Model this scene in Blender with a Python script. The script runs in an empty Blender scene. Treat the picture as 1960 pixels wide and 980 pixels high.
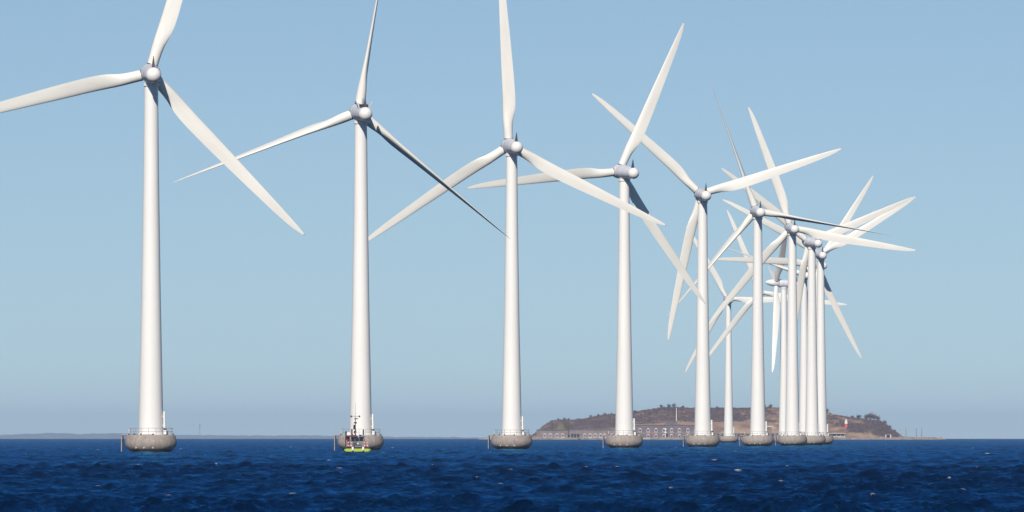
import bpy, math, random
import numpy as np
from mathutils import Matrix, Vector, Euler

# ------------------------------------------------------------------ camera, sky, sun, exposure
scene = bpy.context.scene
COL = scene.collection
EYE = 2.67                                   # camera height above the water (m)
FPX = 16000.0                                # focal length in pixels of the 1960 px wide photograph
PITCH = math.atan((836 - 490) / FPX)
cam = bpy.data.cameras.new('camera'); camo = bpy.data.objects.new('camera', cam); COL.objects.link(camo)
cam.sensor_width = 36; cam.lens = 36 * FPX / 1960
camo.location = (0, 0, EYE); camo.rotation_euler = (math.pi / 2 + PITCH, 0, 0)
cam.clip_start = 0.5; cam.clip_end = 90000
scene.camera = camo

SUN_EL, SUN_LEFT = math.radians(36), math.radians(12)       # sun behind the camera, a little to its left
world = bpy.data.worlds.new('World'); scene.world = world; world.use_nodes = True
wn = world.node_tree.nodes; wl = world.node_tree.links
bg = wn['Background']; bg.inputs['Strength'].default_value = 0.071
sky = wn.new('ShaderNodeTexSky'); sky.sky_type = 'NISHITA'; sky.sun_disc = False
sky.sun_elevation = SUN_EL; sky.sun_rotation = math.pi + SUN_LEFT
sky.altitude = 0; sky.air_density = 0.8; sky.dust_density = 0.0; sky.ozone_density = 4.0
tc = wn.new('ShaderNodeTexCoord'); mp = wn.new('ShaderNodeVectorMath'); mp.operation = 'ADD'
mp.inputs[1].default_value = (0, 0, 0.04)
nm = wn.new('ShaderNodeVectorMath'); nm.operation = 'NORMALIZE'
wl.new(tc.outputs['Generated'], mp.inputs[0]); wl.new(mp.outputs[0], nm.inputs[0]); wl.new(nm.outputs[0], sky.inputs[0])
wl.new(sky.outputs[0], bg.inputs['Color'])

sun = bpy.data.lights.new('sun', 'SUN'); sun.energy = 4.7; sun.angle = math.radians(0.5); sun.color = (1.0, 0.92, 0.8)
suno = bpy.data.objects.new('sun', sun); COL.objects.link(suno)
sd = Vector((-math.sin(SUN_LEFT) * math.cos(SUN_EL), -math.cos(SUN_LEFT) * math.cos(SUN_EL), math.sin(SUN_EL)))
suno.rotation_euler = (-sd).to_track_quat('-Z', 'Y').to_euler(); suno.location = (0, -50, 200)

vs = scene.view_settings
vs.view_transform = 'Standard'; vs.look = 'None'; vs.exposure = 0.05; vs.gamma = 1; vs.use_curve_mapping = False
scene.render.engine = 'CYCLES'
scene.cycles.use_denoising = True
scene.cycles.max_bounces = 6; scene.cycles.volume_bounces = 1
scene.cycles.sample_clamp_indirect = 4; scene.cycles.caustics_reflective = False

# ------------------------------------------------------------------ materials
def lin(h):
    c = [int(h[i:i + 2], 16) / 255 for i in (0, 2, 4)]
    return tuple(x / 12.92 if x <= .04045 else ((x + .055) / 1.055) ** 2.4 for x in c)

def mat(name, col, rough=.5, var=0.0, scale=1.0, spec=.5, metal=0.0, bump=0.0, stretch=(1, 1, 1), emit=None):
    m = bpy.data.materials.new(name); m.use_nodes = True
    n, l = m.node_tree.nodes, m.node_tree.links; b = n['Principled BSDF']
    b.inputs['Roughness'].default_value = rough; b.inputs['Metallic'].default_value = metal
    b.inputs['Specular IOR Level'].default_value = spec
    b.inputs['Base Color'].default_value = (*col, 1)
    if var or bump:
        t = n.new('ShaderNodeTexCoord'); mpn = n.new('ShaderNodeMapping'); mpn.inputs['Scale'].default_value = stretch
        oi = n.new('ShaderNodeObjectInfo'); ad = n.new('ShaderNodeVectorMath'); ad.operation = 'ADD'
        sc = n.new('ShaderNodeMath'); sc.operation = 'MULTIPLY'; sc.inputs[1].default_value = 97.0
        l.new(oi.outputs['Random'], sc.inputs[0])
        l.new(t.outputs['Object'], ad.inputs[0]); l.new(sc.outputs[0], ad.inputs[1]); l.new(ad.outputs[0], mpn.inputs[0])
        nz = n.new('ShaderNodeTexNoise'); nz.inputs['Scale'].default_value = scale; nz.inputs['Detail'].default_value = 5
        nz.inputs['Roughness'].default_value = .6
        l.new(mpn.outputs[0], nz.inputs['Vector'])
        if var:
            r = n.new('ShaderNodeValToRGB')
            r.color_ramp.elements[0].position = .3; r.color_ramp.elements[1].position = .7
            r.color_ramp.elements[0].color = (*[c * (1 - var) for c in col], 1)
            r.color_ramp.elements[1].color = (*[min(1, c * (1 + var * .6)) for c in col], 1)
            l.new(nz.outputs['Fac'], r.inputs[0]); l.new(r.outputs[0], b.inputs['Base Color'])
        if bump:
            bp = n.new('ShaderNodeBump'); bp.inputs['Strength'].default_value = bump; bp.inputs['Distance'].default_value = .05
            l.new(nz.outputs['Fac'], bp.inputs['Height']); l.new(bp.outputs[0], b.inputs['Normal'])
    return m

M = {}
M['tower'] = mat('tower_paint', (.79, .785, .775), .42, .04, .5, .4, stretch=(1, 1, .12))
M['blade'] = mat('blade_gelcoat', (.78, .765, .725), .38, .07, .35, .4, stretch=(1.5, 1, .3))
M['nacelle'] = mat('nacelle_grey', (.6, .61, .67), .5, .06, .8, .4)
M['dome'] = mat('dome_white', (.78, .77, .76), .35, .03, .8)
M['dark'] = mat('dark_rubber', (.02, .02, .025), .6)
M['darkmetal'] = mat('dark_metal', (.05, .045, .055), .5)
M['galv'] = mat('galvanised_steel', (.33, .33, .35), .5, .2, 3)
M['white'] = mat('white_paint', (.78, .77, .74), .45)
M['pole'] = mat('pile_steel', (.34, .3, .31), .6, .25, 1.2)
M['glass'] = mat('dark_glass', (.012, .016, .024), .12)
M['brick'] = mat('purple_brick', (.165, .118, .135), .85, .3, .25)
M['brick_pale'] = mat('weathered_brick', (.215, .16, .165), .85, .35, .2)
M['slate'] = mat('slate_roof', (.09, .085, .1), .7, .2, .3)
M['stone'] = mat('shore_stone', (.27, .225, .19), .9, .45, .22, bump=.6)
M['concrete_pale'] = mat('pale_concrete', (.42, .37, .33), .85, .2, .3)
M['trim'] = mat('white_trim', (.6, .58, .57), .6)
M['red'] = mat('signal_red', (.55, .06, .03), .5)
M['orange'] = mat('lifebuoy_orange', (.62, .07, .03), .5)
M['lime'] = mat('lime_rubber', (.36, .5, .04), .55, .12, 1.5)
M['hull'] = mat('navy_hull', (.012, .017, .035), .4)
M['boatgrey'] = mat('boat_grey', (.16, .165, .185), .5, .15, 1)
M['maroon'] = mat('maroon_paint', (.16, .018, .04), .5)
M['bluec'] = mat('blue_canvas', (.02, .04, .2), .6)
M['bark'] = mat('bush_bark', (.05, .035, .035), .9)
M['twig'] = mat('winter_twigs', (.125, .08, .085), .9, .35, .4)
M['evergreen'] = mat('dark_bush_leaves', (.035, .04, .04), .9, .3, .5)
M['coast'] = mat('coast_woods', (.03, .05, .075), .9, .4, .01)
M['mast'] = mat('mast_grey', (.16, .16, .17), .7)

def concrete():
    m = bpy.data.materials.new('wet_marked_concrete'); m.use_nodes = True
    n, l = m.node_tree.nodes, m.node_tree.links; b = n['Principled BSDF']; b.inputs['Roughness'].default_value = .85
    t = n.new('ShaderNodeTexCoord'); oi = n.new('ShaderNodeObjectInfo')
    sc = n.new('ShaderNodeMath'); sc.operation = 'MULTIPLY'; sc.inputs[1].default_value = 50; l.new(oi.outputs['Random'], sc.inputs[0])
    ad = n.new('ShaderNodeVectorMath'); ad.operation = 'ADD'; l.new(t.outputs['Object'], ad.inputs[0]); l.new(sc.outputs[0], ad.inputs[1])
    nz = n.new('ShaderNodeTexNoise'); nz.inputs['Scale'].default_value = 1.1; nz.inputs['Detail'].default_value = 8; nz.inputs['Roughness'].default_value = .7
    l.new(ad.outputs[0], nz.inputs['Vector'])
    r = n.new('ShaderNodeValToRGB'); r.color_ramp.elements[0].position = .3; r.color_ramp.elements[1].position = .72
    r.color_ramp.elements[0].color = (.27, .236, .22, 1); r.color_ramp.elements[1].color = (.4, .358, .332, 1)
    l.new(nz.outputs['Fac'], r.inputs[0])
    # drip streaks
    mpn = n.new('ShaderNodeMapping'); mpn.inputs['Scale'].default_value = (2.2, 2.2, .25); l.new(ad.outputs[0], mpn.inputs[0])
    n2 = n.new('ShaderNodeTexNoise'); n2.inputs['Scale'].default_value = 1.6; n2.inputs['Detail'].default_value = 4; l.new(mpn.outputs[0], n2.inputs['Vector'])
    mx = n.new('ShaderNodeMix'); mx.data_type = 'RGBA'; mx.blend_type = 'MULTIPLY'
    r2 = n.new('ShaderNodeValToRGB'); r2.color_ramp.elements[0].position = .35; r2.color_ramp.elements[1].position = .6
    r2.color_ramp.elements[0].color = (.78, .76, .76, 1); r2.color_ramp.elements[1].color = (1.05, 1.02, 1, 1)
    l.new(n2.outputs['Fac'], r2.inputs[0]); mx.inputs['Factor'].default_value = .8
    l.new(r.outputs[0], mx.inputs['A']); l.new(r2.outputs[0], mx.inputs['B'])
    # tide band: algae below, pale salt just above it
    sx = n.new('ShaderNodeSeparateXYZ'); l.new(t.outputs['Object'], sx.inputs[0])
    wob = n.new('ShaderNodeMath'); wob.operation = 'MULTIPLY_ADD'; wob.inputs[1].default_value = -.5; l.new(n2.outputs['Fac'], wob.inputs[0]); l.new(sx.outputs['Z'], wob.inputs[2])
    mr = n.new('ShaderNodeMapRange'); mr.inputs['From Min'].default_value = .22; mr.inputs['From Max'].default_value = .5; l.new(wob.outputs[0], mr.inputs['Value'])
    m2 = n.new('ShaderNodeMix'); m2.data_type = 'RGBA'; l.new(mr.outputs[0], m2.inputs['Factor'])
    m2.inputs['A'].default_value = (.07, .06, .062, 1); l.new(mx.outputs['Result'], m2.inputs['B'])
    l.new(m2.outputs['Result'], b.inputs['Base Color'])
    bp = n.new('ShaderNodeBump'); bp.inputs['Strength'].default_value = .3; bp.inputs['Distance'].default_value = .05
    l.new(nz.outputs['Fac'], bp.inputs['Height']); l.new(bp.outputs[0], b.inputs['Normal'])
    return m
M['concrete'] = concrete()

# ------------------------------------------------------------------ mesh builder
class MB:
    def __init__(s): s.v, s.f, s.mi = [], [], []
    def add(s, vs_, fs, mi=0):
        o = len(s.v); s.v += [tuple(v) for v in vs_]; s.f += [tuple(i + o for i in f) for f in fs]; s.mi += [mi] * len(fs); return s
    def box(s, c, d, rz=0, mi=0, bevel=0, taper=1.0):
        hx, hy, hz = d[0] / 2, d[1] / 2, d[2] / 2
        b = min(bevel, hx * .9, hy * .9, hz * .9)
        pts = []
        if b > 0:
            rings = [(-hz, b), (-hz + b, 0), (hz - b, 0), (hz, b)]
        else:
            rings = [(-hz, 0), (hz, 0)]
        for z, i in rings:
            k = 1 + (taper - 1) * (z + hz) / (2 * hz)
            a, e = (hx - i) * k, (hy - i) * k
            if b > 0:
                q = b * .6
                ring = [(-a + q, -e), (a - q, -e), (a, -e + q), (a, e - q), (a - q, e), (-a + q, e), (-a, e - q), (-a, -e + q)]
            else:
                ring = [(-a, -e), (a, -e), (a, e), (-a, e)]
            pts += [(x, y, z) for x, y in ring]
        n = 8 if b > 0 else 4
        cz, sz = math.cos(rz), math.sin(rz)
        vv = [(c[0] + x * cz - y * sz, c[1] + x * sz + y * cz, c[2] + z) for x, y, z in pts]
        ff = []
        R = len(rings)
        for r in range(R - 1):
            for i in range(n):
                j = (i + 1) % n
                ff.append((r * n + i, r * n + j, (r + 1) * n + j, (r + 1) * n + i))
        ff.append(tuple(range(n - 1, -1, -1))); ff.append(tuple(range((R - 1) * n, R * n)))
        return s.add(vv, ff, mi)
    def tube(s, a, b, r0, r1=None, n=10, mi=0, cap=True):
        r1 = r0 if r1 is None else r1
        a, b = Vector(a), Vector(b); d = (b - a).normalized()
        x = d.orthogonal().normalized(); y = d.cross(x)
        vv = []
        for p, r in ((a, r0), (b, r1)):
            vv += [p + x * (r * math.cos(2 * math.pi * i / n)) + y * (r * math.sin(2 * math.pi * i / n)) for i in range(n)]
        ff = [(i, (i + 1) % n, n + (i + 1) % n, n + i) for i in range(n)]
        if cap: ff += [tuple(range(n - 1, -1, -1)), tuple(range(n, 2 * n))]
        return s.add(vv, ff, mi)
    def lathe(s, prof, n=32, mi=0, axis='z', c=(0, 0, 0)):
        vv, ff, rings = [], [], []
        for r, z in prof:
            if r < 1e-5:
                rings.append([len(vv)]); vv.append((0, 0, z))
            else:
                rings.append(list(range(len(vv), len(vv) + n)))
                vv += [(r * math.cos(2 * math.pi * i / n), r * math.sin(2 * math.pi * i / n), z) for i in range(n)]
        for a, b in zip(rings, rings[1:]):
            for i in range(n):
                j = (i + 1) % n
                if len(a) == 1 and len(b) == 1: continue
                if len(a) == 1: ff.append((a[0], b[j], b[i]))
                elif len(b) == 1: ff.append((a[i], a[j], b[0]))
                else: ff.append((a[i], a[j], b[j], b[i]))
        if axis == 'y': vv = [(x, z, -y) for x, y, z in vv]
        return s.add([(x + c[0], y + c[1], z + c[2]) for x, y, z in vv], ff, mi)
    def ring(s, c, R, r, n=36, m=8, axis='z', mi=0):
        vv, ff = [], []
        for i in range(n):
            a = 2 * math.pi * i / n
            for k in range(m):
                b = 2 * math.pi * k / m; q = R + r * math.cos(b); h = r * math.sin(b)
                p = (q * math.cos(a), q * math.sin(a), h) if axis == 'z' else (q * math.cos(a), h, q * math.sin(a))
                vv.append((p[0] + c[0], p[1] + c[1], p[2] + c[2]))
        for i in range(n):
            for k in range(m):
                ff.append((i * m + k, ((i + 1) % n) * m + k, ((i + 1) % n) * m + (k + 1) % m, i * m + (k + 1) % m))
        return s.add(vv, ff, mi)
    def prism(s, poly, y0, y1, mi=0):                 # polygon in x,z pushed along y
        n = len(poly)
        vv = [(x, y0, z) for x, z in poly] + [(x, y1, z) for x, z in poly]
        ff = [tuple(range(n)), tuple(range(2 * n - 1, n - 1, -1))] + [(i, n + i, n + (i + 1) % n, (i + 1) % n) for i in range(n)]
        return s.add(vv, ff, mi)
    def build(s, name, mats, parent=None, smooth=True, angle=40):
        me = bpy.data.meshes.new(name); me.from_pydata(s.v, [], s.f)
        for m in (mats if isinstance(mats, (list, tuple)) else [mats]): me.materials.append(m)
        me.polygons.foreach_set('material_index', s.mi)
        me.validate(); me.update()
        import bmesh
        bm = bmesh.new(); bm.from_mesh(me); bmesh.ops.recalc_face_normals(bm, faces=bm.faces); bm.to_mesh(me); bm.free()
        if smooth:
            me.polygons.foreach_set('use_smooth', [True] * len(me.polygons))
            me.set_sharp_from_angle(angle=math.radians(angle))
        o = bpy.data.objects.new(name, me); COL.objects.link(o)
        if parent: o.parent = parent
        return o

def tag(o, label=None, cat=None, group=None, kind=None):
    if label: o['label'] = label
    if cat: o['category'] = cat
    if group: o['group'] = group
    if kind: o['kind'] = kind
    return o
def empty(name, loc=(0, 0, 0)):
    o = bpy.data.objects.new(name, None); COL.objects.link(o); o.location = loc; o.empty_display_size = .5; return o
def copy_tree(o, parent=None):
    c = o.copy(); COL.objects.link(c)
    if parent: c.parent = parent
    for ch in list(o.children): copy_tree(ch, c)
    return c

# ------------------------------------------------------------------ the sea
SEA_TINT = (.09, .47, .9, 1); SEA_REFL = .52
def build_sea():
    rng = np.random.default_rng(11)
    fine = np.arange(-4.3, 4.3001, .0145)
    side = [4.3]
    st = .0145
    while side[-1] < 178: st *= 1.09; st = min(st, 9.0); side.append(side[-1] + st)
    side = np.array(side[1:]); side = side[side < 179]
    ang = np.radians(np.concatenate([-side[::-1], fine, side]))
    rad = [1.5]
    while rad[-1] < 262: rad.append(rad[-1] * 1.06)
    rad[-1] = 262
    while rad[-1] < 750: rad.append(rad[-1] * 1.0011)
    while rad[-1] < 2500: rad.append(rad[-1] * 1.0017)
    while rad[-1] < 13000: rad.append(rad[-1] * 1.006)
    while rad[-1] < 44000: rad.append(rad[-1] * 1.03)
    rad = np.array(rad); nr, na = len(rad), len(ang)
    A, Rr = np.meshgrid(ang, rad)
    X = (Rr * np.sin(A)).astype(np.float32); Y = (Rr * np.cos(A)).astype(np.float32)
    dr = np.gradient(rad).astype(np.float32)[:, None]; da = (rad[:, None] * np.gradient(ang)[None, :]).astype(np.float32)
    Z = np.zeros_like(X)
    wind = math.radians(250)
    for lam in np.geomspace(.3, 9, 84):
        th = wind + rng.normal(0, .5); k = 2 * math.pi / lam
        kx, ky = k * math.cos(th), k * math.sin(th)
        amp = .0098 * lam ** .9 * rng.uniform(.6, 1.35) * (1.25 if lam < 1.6 else 1.25 * (1.6 / lam) ** 1.05)
        fade = np.clip((lam - 1.1 * dr * abs(math.sin(th))) / lam * 2.2, 0 if lam < 3 else .5, 1)
        fade = fade * np.clip((lam - 1.6 * da * abs(math.cos(th))) / lam * 2, 0, 1)
        Z += (amp * fade) * np.sin(kx * X + ky * Y + np.float32(rng.uniform(0, 6.28)))
    # patches of rougher and calmer water
    P = np.zeros_like(X)
    for lam in np.geomspace(18, 140, 12):
        th = rng.uniform(0, 6.28); P += np.sin(2 * math.pi / lam * (math.cos(th) * X * 1.6 + math.sin(th) * Y * .5) + np.float32(rng.uniform(0, 6.28)))
    Z *= 1 + .13 * np.clip(P, -3.5, 3.5)
    Z = Z + 1.1 * np.clip(Z, 0, 1) ** 2
    # whitecaps: foam sits on the front of a few breaking crests
    foam = np.zeros_like(X)
    spots = [(285, 890), (85, 903), (384, 893), (1215, 918), (800, 882), (1265, 950), (1775, 937), (1046, 882), (610, 883), (553, 857), (468, 846), (877, 855),
             (346, 860), (395, 846), (1210, 898), (820, 892), (1420, 864), (1690, 851), (890, 925), (250, 955), (1155, 870), (420, 925), (545, 948), (700, 915), (960, 905), (1010, 932), (1100, 900), (1340, 885), (1390, 905), (1480, 930), (1650, 880), (1700, 960), (1880, 870), (1910, 945), (60, 870), (180, 862), (740, 858), (1120, 856), (1290, 858), (1860, 858), (680, 902), (1520, 893), (1590, 915), (1830, 905), (150, 935)]
    for px, py in spots:
        r = EYE * FPX / (py - 836); a = math.atan((px - 980) / FPX)
        i0, i1 = np.searchsorted(rad, (r * .985, r * 1.015)); j0, j1 = np.searchsorted(ang, (a - 1.6 / r, a + 1.6 / r))
        if i1 <= i0 or j1 <= j0: continue
        w = Z[i0:i1, j0:j1]; ii, jj = np.unravel_index(np.argmax(w), w.shape); ii += i0; jj += j0
        cx, cy = X[ii, jj], Y[ii, jj]; big = rng.uniform(.4, 1.0); dys = .16 + .75 * float(dr[ii, 0]); dxs = (.3 + r / 3000) * big
        i0, i1 = np.searchsorted(rad, (r * .975, r * 1.025)); j0, j1 = np.searchsorted(ang, (ang[jj] - 3 / r, ang[jj] + 3 / r))
        dx = (X[i0:i1, j0:j1] - cx) / dxs; dy = (Y[i0:i1, j0:j1] - cy + .2) / dys
        g = np.exp(-(dx * dx + dy * dy)) * rng.uniform(.6, .95)
        zz = Z[i0:i1, j0:j1]; g = g * np.clip((zz - (Z[ii, jj] - .075)) / .05, 0, 1)
        foam[i0:i1, j0:j1] = np.maximum(foam[i0:i1, j0:j1], g)
        Z[i0:i1, j0:j1] += .02 * big * np.exp(-(dx * dx + ((Y[i0:i1, j0:j1] - cy) / 1.2) ** 2)) * 0
    for tx, by in ((289, 146), (690.5, 220), (979.5, 284), (1195, 333), (1345, 376), (1450.5, 408), (1516.5, 440), (1554, 467), (1394.5, 575), (684, 0)):   # wash round the turbine bases and the boat
        sc_ = (836 - by) / (63.85 - EYE); d0 = FPX / sc_ if by else 1415.0; x0 = (tx - 980) * d0 / FPX
        i0, i1 = np.searchsorted(rad, (d0 - 9, d0 + 6)); j0, j1 = np.searchsorted(ang, ((x0 - 7) / d0, (x0 + 7) / d0))
        q = np.hypot(X[i0:i1, j0:j1] - x0, Y[i0:i1, j0:j1] - d0)
        foam[i0:i1, j0:j1] = np.maximum(foam[i0:i1, j0:j1], .62 * np.exp(-((q - 4.0) / 1.1) ** 2))
    D = np.maximum(Rr - 10000, 0); Z -= (D * D / 14.8e6).astype(np.float32)          # the earth's curve
    co = np.stack([X, Y, Z], -1).reshape(-1, 3).astype(np.float32)
    idx = np.arange(nr * na, dtype=np.int32).reshape(nr, na)
    nxt = np.roll(idx, -1, axis=1)
    q = np.stack([idx[:-1], nxt[:-1], nxt[1:], idx[1:]], -1).reshape(-1, 4)[:, ::-1]
    c0 = len(co); co = np.vstack([co, [[0, 0, 0]]]).astype(np.float32)
    me = bpy.data.meshes.new('sea')
    tri = np.stack([np.full(na, c0), np.roll(idx[0], -1), idx[0]], -1)
    loops = np.concatenate([q.reshape(-1), tri.reshape(-1)]).astype(np.int32)
    starts = np.concatenate([np.arange(len(q)) * 4, len(q) * 4 + np.arange(na) * 3]).astype(np.int32)
    me.vertices.add(len(co)); me.vertices.foreach_set('co', co.reshape(-1))
    me.loops.add(len(loops)); me.loops.foreach_set('vertex_index', loops)
    me.polygons.add(len(starts)); me.polygons.foreach_set('loop_start', starts)
    me.polygons.foreach_set('use_smooth', np.ones(len(starts), bool))
    me.update(calc_edges=True)
    at = me.attributes.new('foam', 'FLOAT', 'POINT'); at.data.foreach_set('value', np.concatenate([foam.reshape(-1), [0]]).astype(np.float32))
    m = bpy.data.materials.new('sea_water'); m.use_nodes = True
    n, l = m.node_tree.nodes, m.node_tree.links; b = n['Principled BSDF']
    t = n.new('ShaderNodeTexCoord')
    pn = n.new('ShaderNodeTexNoise'); pn.inputs['Scale'].default_value = .03; pn.inputs['Detail'].default_value = 4; l.new(t.outputs['Object'], pn.inputs['Vector'])
    r = n.new('ShaderNodeValToRGB'); r.color_ramp.elements[0].position = .35; r.color_ramp.elements[1].position = .68
    r.color_ramp.elements[0].color = (.0004, .006, .021, 1); r.color_ramp.elements[1].color = (.0005, .009, .031, 1); l.new(pn.outputs['Fac'], r.inputs[0])
    fa = n.new('ShaderNodeAttribute'); fa.attribute_name = 'foam'
    fn = n.new('ShaderNodeTexNoise'); fn.inputs['Scale'].default_value = 5.0; fn.inputs['Roughness'].default_value = .75; fn.inputs['Detail'].default_value = 5; l.new(t.outputs['Object'], fn.inputs['Vector'])
    mm = n.new('ShaderNodeMath'); mm.operation = 'MULTIPLY'; l.new(fa.outputs['Fac'], mm.inputs[0]); l.new(fn.outputs['Fac'], mm.inputs[1])
    mr = n.new('ShaderNodeMapRange'); mr.inputs['From Min'].default_value = .18; mr.inputs['From Max'].default_value = .4; l.new(mm.outputs[0], mr.inputs['Value'])
    mx = n.new('ShaderNodeMix'); mx.data_type = 'RGBA'; l.new(mr.outputs[0], mx.inputs['Factor']); l.new(r.outputs[0], mx.inputs['A']); mx.inputs['B'].default_value = (.5, .5, .5, 1)
    # small ripples tilt the surface normal at every point, however far away
    geo = n.new('ShaderNodeNewGeometry'); pos = geo.outputs['Position']; nsum = geo.outputs['Normal']
    for scale, k in ((1.3, .8), (5.0, 1.0)):
        wv = n.new('ShaderNodeTexNoise'); wv.inputs['Scale'].default_value = scale; wv.inputs['Detail'].default_value = 2; l.new(pos, wv.inputs['Vector'])
        sb = n.new('ShaderNodeVectorMath'); sb.operation = 'SUBTRACT'; sb.inputs[1].default_value = (.5, .5, .5); l.new(wv.outputs['Color'], sb.inputs[0])
        ml = n.new('ShaderNodeVectorMath'); ml.operation = 'MULTIPLY'; ml.inputs[1].default_value = (k, k, 0); l.new(sb.outputs[0], ml.inputs[0])
        ad = n.new('ShaderNodeVectorMath'); ad.operation = 'ADD'; l.new(nsum, ad.inputs[0]); l.new(ml.outputs[0], ad.inputs[1]); nsum = ad.outputs[0]
    nn = n.new('ShaderNodeVectorMath'); nn.operation = 'NORMALIZE'; l.new(nsum, nn.inputs[0])
    n.remove(b); df = n.new('ShaderNodeBsdfDiffuse'); l.new(mx.outputs['Result'], df.inputs['Color'])
    gl = n.new('ShaderNodeBsdfGlossy'); gl.inputs['Color'].default_value = SEA_TINT; gl.inputs['Roughness'].default_value = .16; l.new(nn.outputs[0], gl.inputs['Normal'])
    fr = n.new('ShaderNodeFresnel'); fr.inputs['IOR'].default_value = 1.33; l.new(nn.outputs[0], fr.inputs['Normal'])
    fm = n.new('ShaderNodeMapRange'); fm.inputs['From Min'].default_value = .05; fm.inputs['From Max'].default_value = 1.0; fm.inputs['To Min'].default_value = -.02; fm.inputs['To Max'].default_value = SEA_REFL; l.new(fr.outputs[0], fm.inputs['Value'])
    inv = n.new('ShaderNodeMath'); inv.operation = 'SUBTRACT'; inv.inputs[0].default_value = 1; l.new(mr.outputs[0], inv.inputs[1])
    fk = n.new('ShaderNodeMath'); fk.operation = 'MULTIPLY'; l.new(fm.outputs[0], fk.inputs[0]); l.new(inv.outputs[0], fk.inputs[1])
    # wind-ruffled streaks: rough patches drawn out along the wind carry less mirror
    mp2 = n.new('ShaderNodeMapping'); mp2.inputs['Scale'].default_value = (.55, .03, 1); mp2.inputs['Rotation'].default_value = (0, 0, .06); l.new(t.outputs['Object'], mp2.inputs[0])
    rn = n.new('ShaderNodeTexNoise'); rn.inputs['Scale'].default_value = 1.0; rn.inputs['Detail'].default_value = 6; rn.inputs['Roughness'].default_value = .68; l.new(mp2.outputs[0], rn.inputs['Vector'])
    rf = n.new('ShaderNodeMapRange'); rf.inputs['From Min'].default_value = .32; rf.inputs['From Max'].default_value = .68; rf.inputs['To Min'].default_value = .3; rf.inputs['To Max'].default_value = 1.35; l.new(rn.outputs['Fac'], rf.inputs['Value'])
    fk2 = n.new('ShaderNodeMath'); fk2.operation = 'MULTIPLY'; l.new(fk.outputs[0], fk2.inputs[0]); l.new(rf.outputs[0], fk2.inputs[1]); fk = fk2
    ms = n.new('ShaderNodeMixShader'); l.new(fk.outputs[0], ms.inputs[0]); l.new(df.outputs[0], ms.inputs[1]); l.new(gl.outputs[0], ms.inputs[2])
    l.new(ms.outputs[0], n['Material Output'].inputs['Surface'])
    me.materials.append(m)
    o = bpy.data.objects.new('sea', me); COL.objects.link(o); tag(o, kind='structure')
build_sea()

# ------------------------------------------------------------------ far coast on the horizon
def build_coast():
    rng = np.random.default_rng(5); Dc = 40000.0; k = Dc / FPX
    px = np.arange(-1400, 1003, 3.0)
    y = np.interp(px, [-1400, -500, 0, 60, 90, 130, 138, 200, 335, 450, 560, 700, 850, 930, 985, 1003],
                  [831, 830, 832, 830.5, 828.8, 829.6, 831.6, 829.6, 832.5, 833.2, 833.8, 835, 836.6, 837.6, 838.6, 840])
    for w in (9, 23, 60): y = y + np.convolve(rng.normal(0, 1, len(px) + 40), np.ones(max(1, w // 3)) / max(1, w // 3), 'same')[20:20 + len(px)] * .55
    top = EYE + (836 - y) * k
    me_v, f = [], []
    for i, p in enumerate(px):
        x = (p - 980) * k
        me_v += [(x, Dc, -66), (x, Dc + 4, top[i] - 8), (x, Dc + 60, top[i]), (x, Dc + 700, top[i] - 1), (x, Dc + 900, -68)]
        if i:
            a = (i - 1) * 5; b = i * 5
            f += [(a + j, b + j, b + j + 1, a + j + 1) for j in range(4)]
    m = MB(); m.add(me_v, f); o = m.build('distant_coast', M['coast'], smooth=False); tag(o, kind='structure')
    x = (382 - 980) * k; Y = Dc + 30; g = EYE - 5 * k; z1, z2, z3 = EYE + 15 * k, EYE + 25 * k, EYE + 28.5 * k
    mb = MB(); mb.tube((x, Y, g), (x, Y, z1), 1.8, 1.3); mb.tube((x, Y, z1), (x, Y, z2), 2.4, 1.8); mb.tube((x, Y, z2), (x, Y, z3), .8, .3)
    for z in (.2, .5, .8): zz = z1 + (z2 - z1) * z; mb.tube((x - 2, Y, zz), (x + 6, Y, zz + 2.5), .5)
    o = mb.build('radio_mast', M['mast']); tag(o, 'thin grey mast rising from the far coast beside the leftmost wind turbine', 'mast')
build_coast()

# ------------------------------------------------------------------ the fort island
DI = 7770.0; KI = DI / FPX
def ix(px): return (px - 980) * KI
def iz(py): return EYE + (836 - py) * KI
RNG = np.random.default_rng(3)
def vnoise(x, y, seed):
    def h(i, j):
        n = (i * 374761393 + j * 668265263 + seed * 974711) & 0xffffffff
        n = ((n ^ (n >> 13)) * 1274126177) & 0xffffffff
        return ((n ^ (n >> 16)) & 0xffff) / 65535.0
    i, j = np.floor(x).astype(np.int64), np.floor(y).astype(np.int64); u, v = x - i, y - j
    u = u * u * (3 - 2 * u); v = v * v * (3 - 2 * v)
    return (h(i, j) * (1 - u) + h(i + 1, j) * u) * (1 - v) + (h(i, j + 1) * (1 - u) + h(i + 1, j + 1) * u) * v
def fbm(x, y, seed, o=4):
    s = 0; a = .5
    for k in range(o): s = s + a * vnoise(x * 2 ** k, y * 2 ** k, seed + k); a *= .5
    return s
PROF = ([905, 925, 945, 975, 1008, 1018, 1030, 1042, 1056, 1075, 1100, 1120, 1140, 1165, 1190, 1215, 1240, 1262, 1275, 1290, 1310, 1350, 1400, 1440, 1490, 1540, 1575, 1600, 1630, 1660, 1690, 1703, 1716, 1728, 1740, 1780, 1800, 1822],
        [843, 838.8, 838.4, 838.4, 837.6, 833, 825, 815, 806.5, 803.5, 803.5, 801, 797, 793.5, 791.5, 789, 785.5, 783, 780.5, 779.6, 780.5, 780, 781, 780.5, 779.5, 784, 788.5, 792, 797, 801.5, 806, 814, 824, 832, 836, 837.3, 838.2, 843])
def prof_h(px): return iz(np.interp(px, *PROF))
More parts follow.
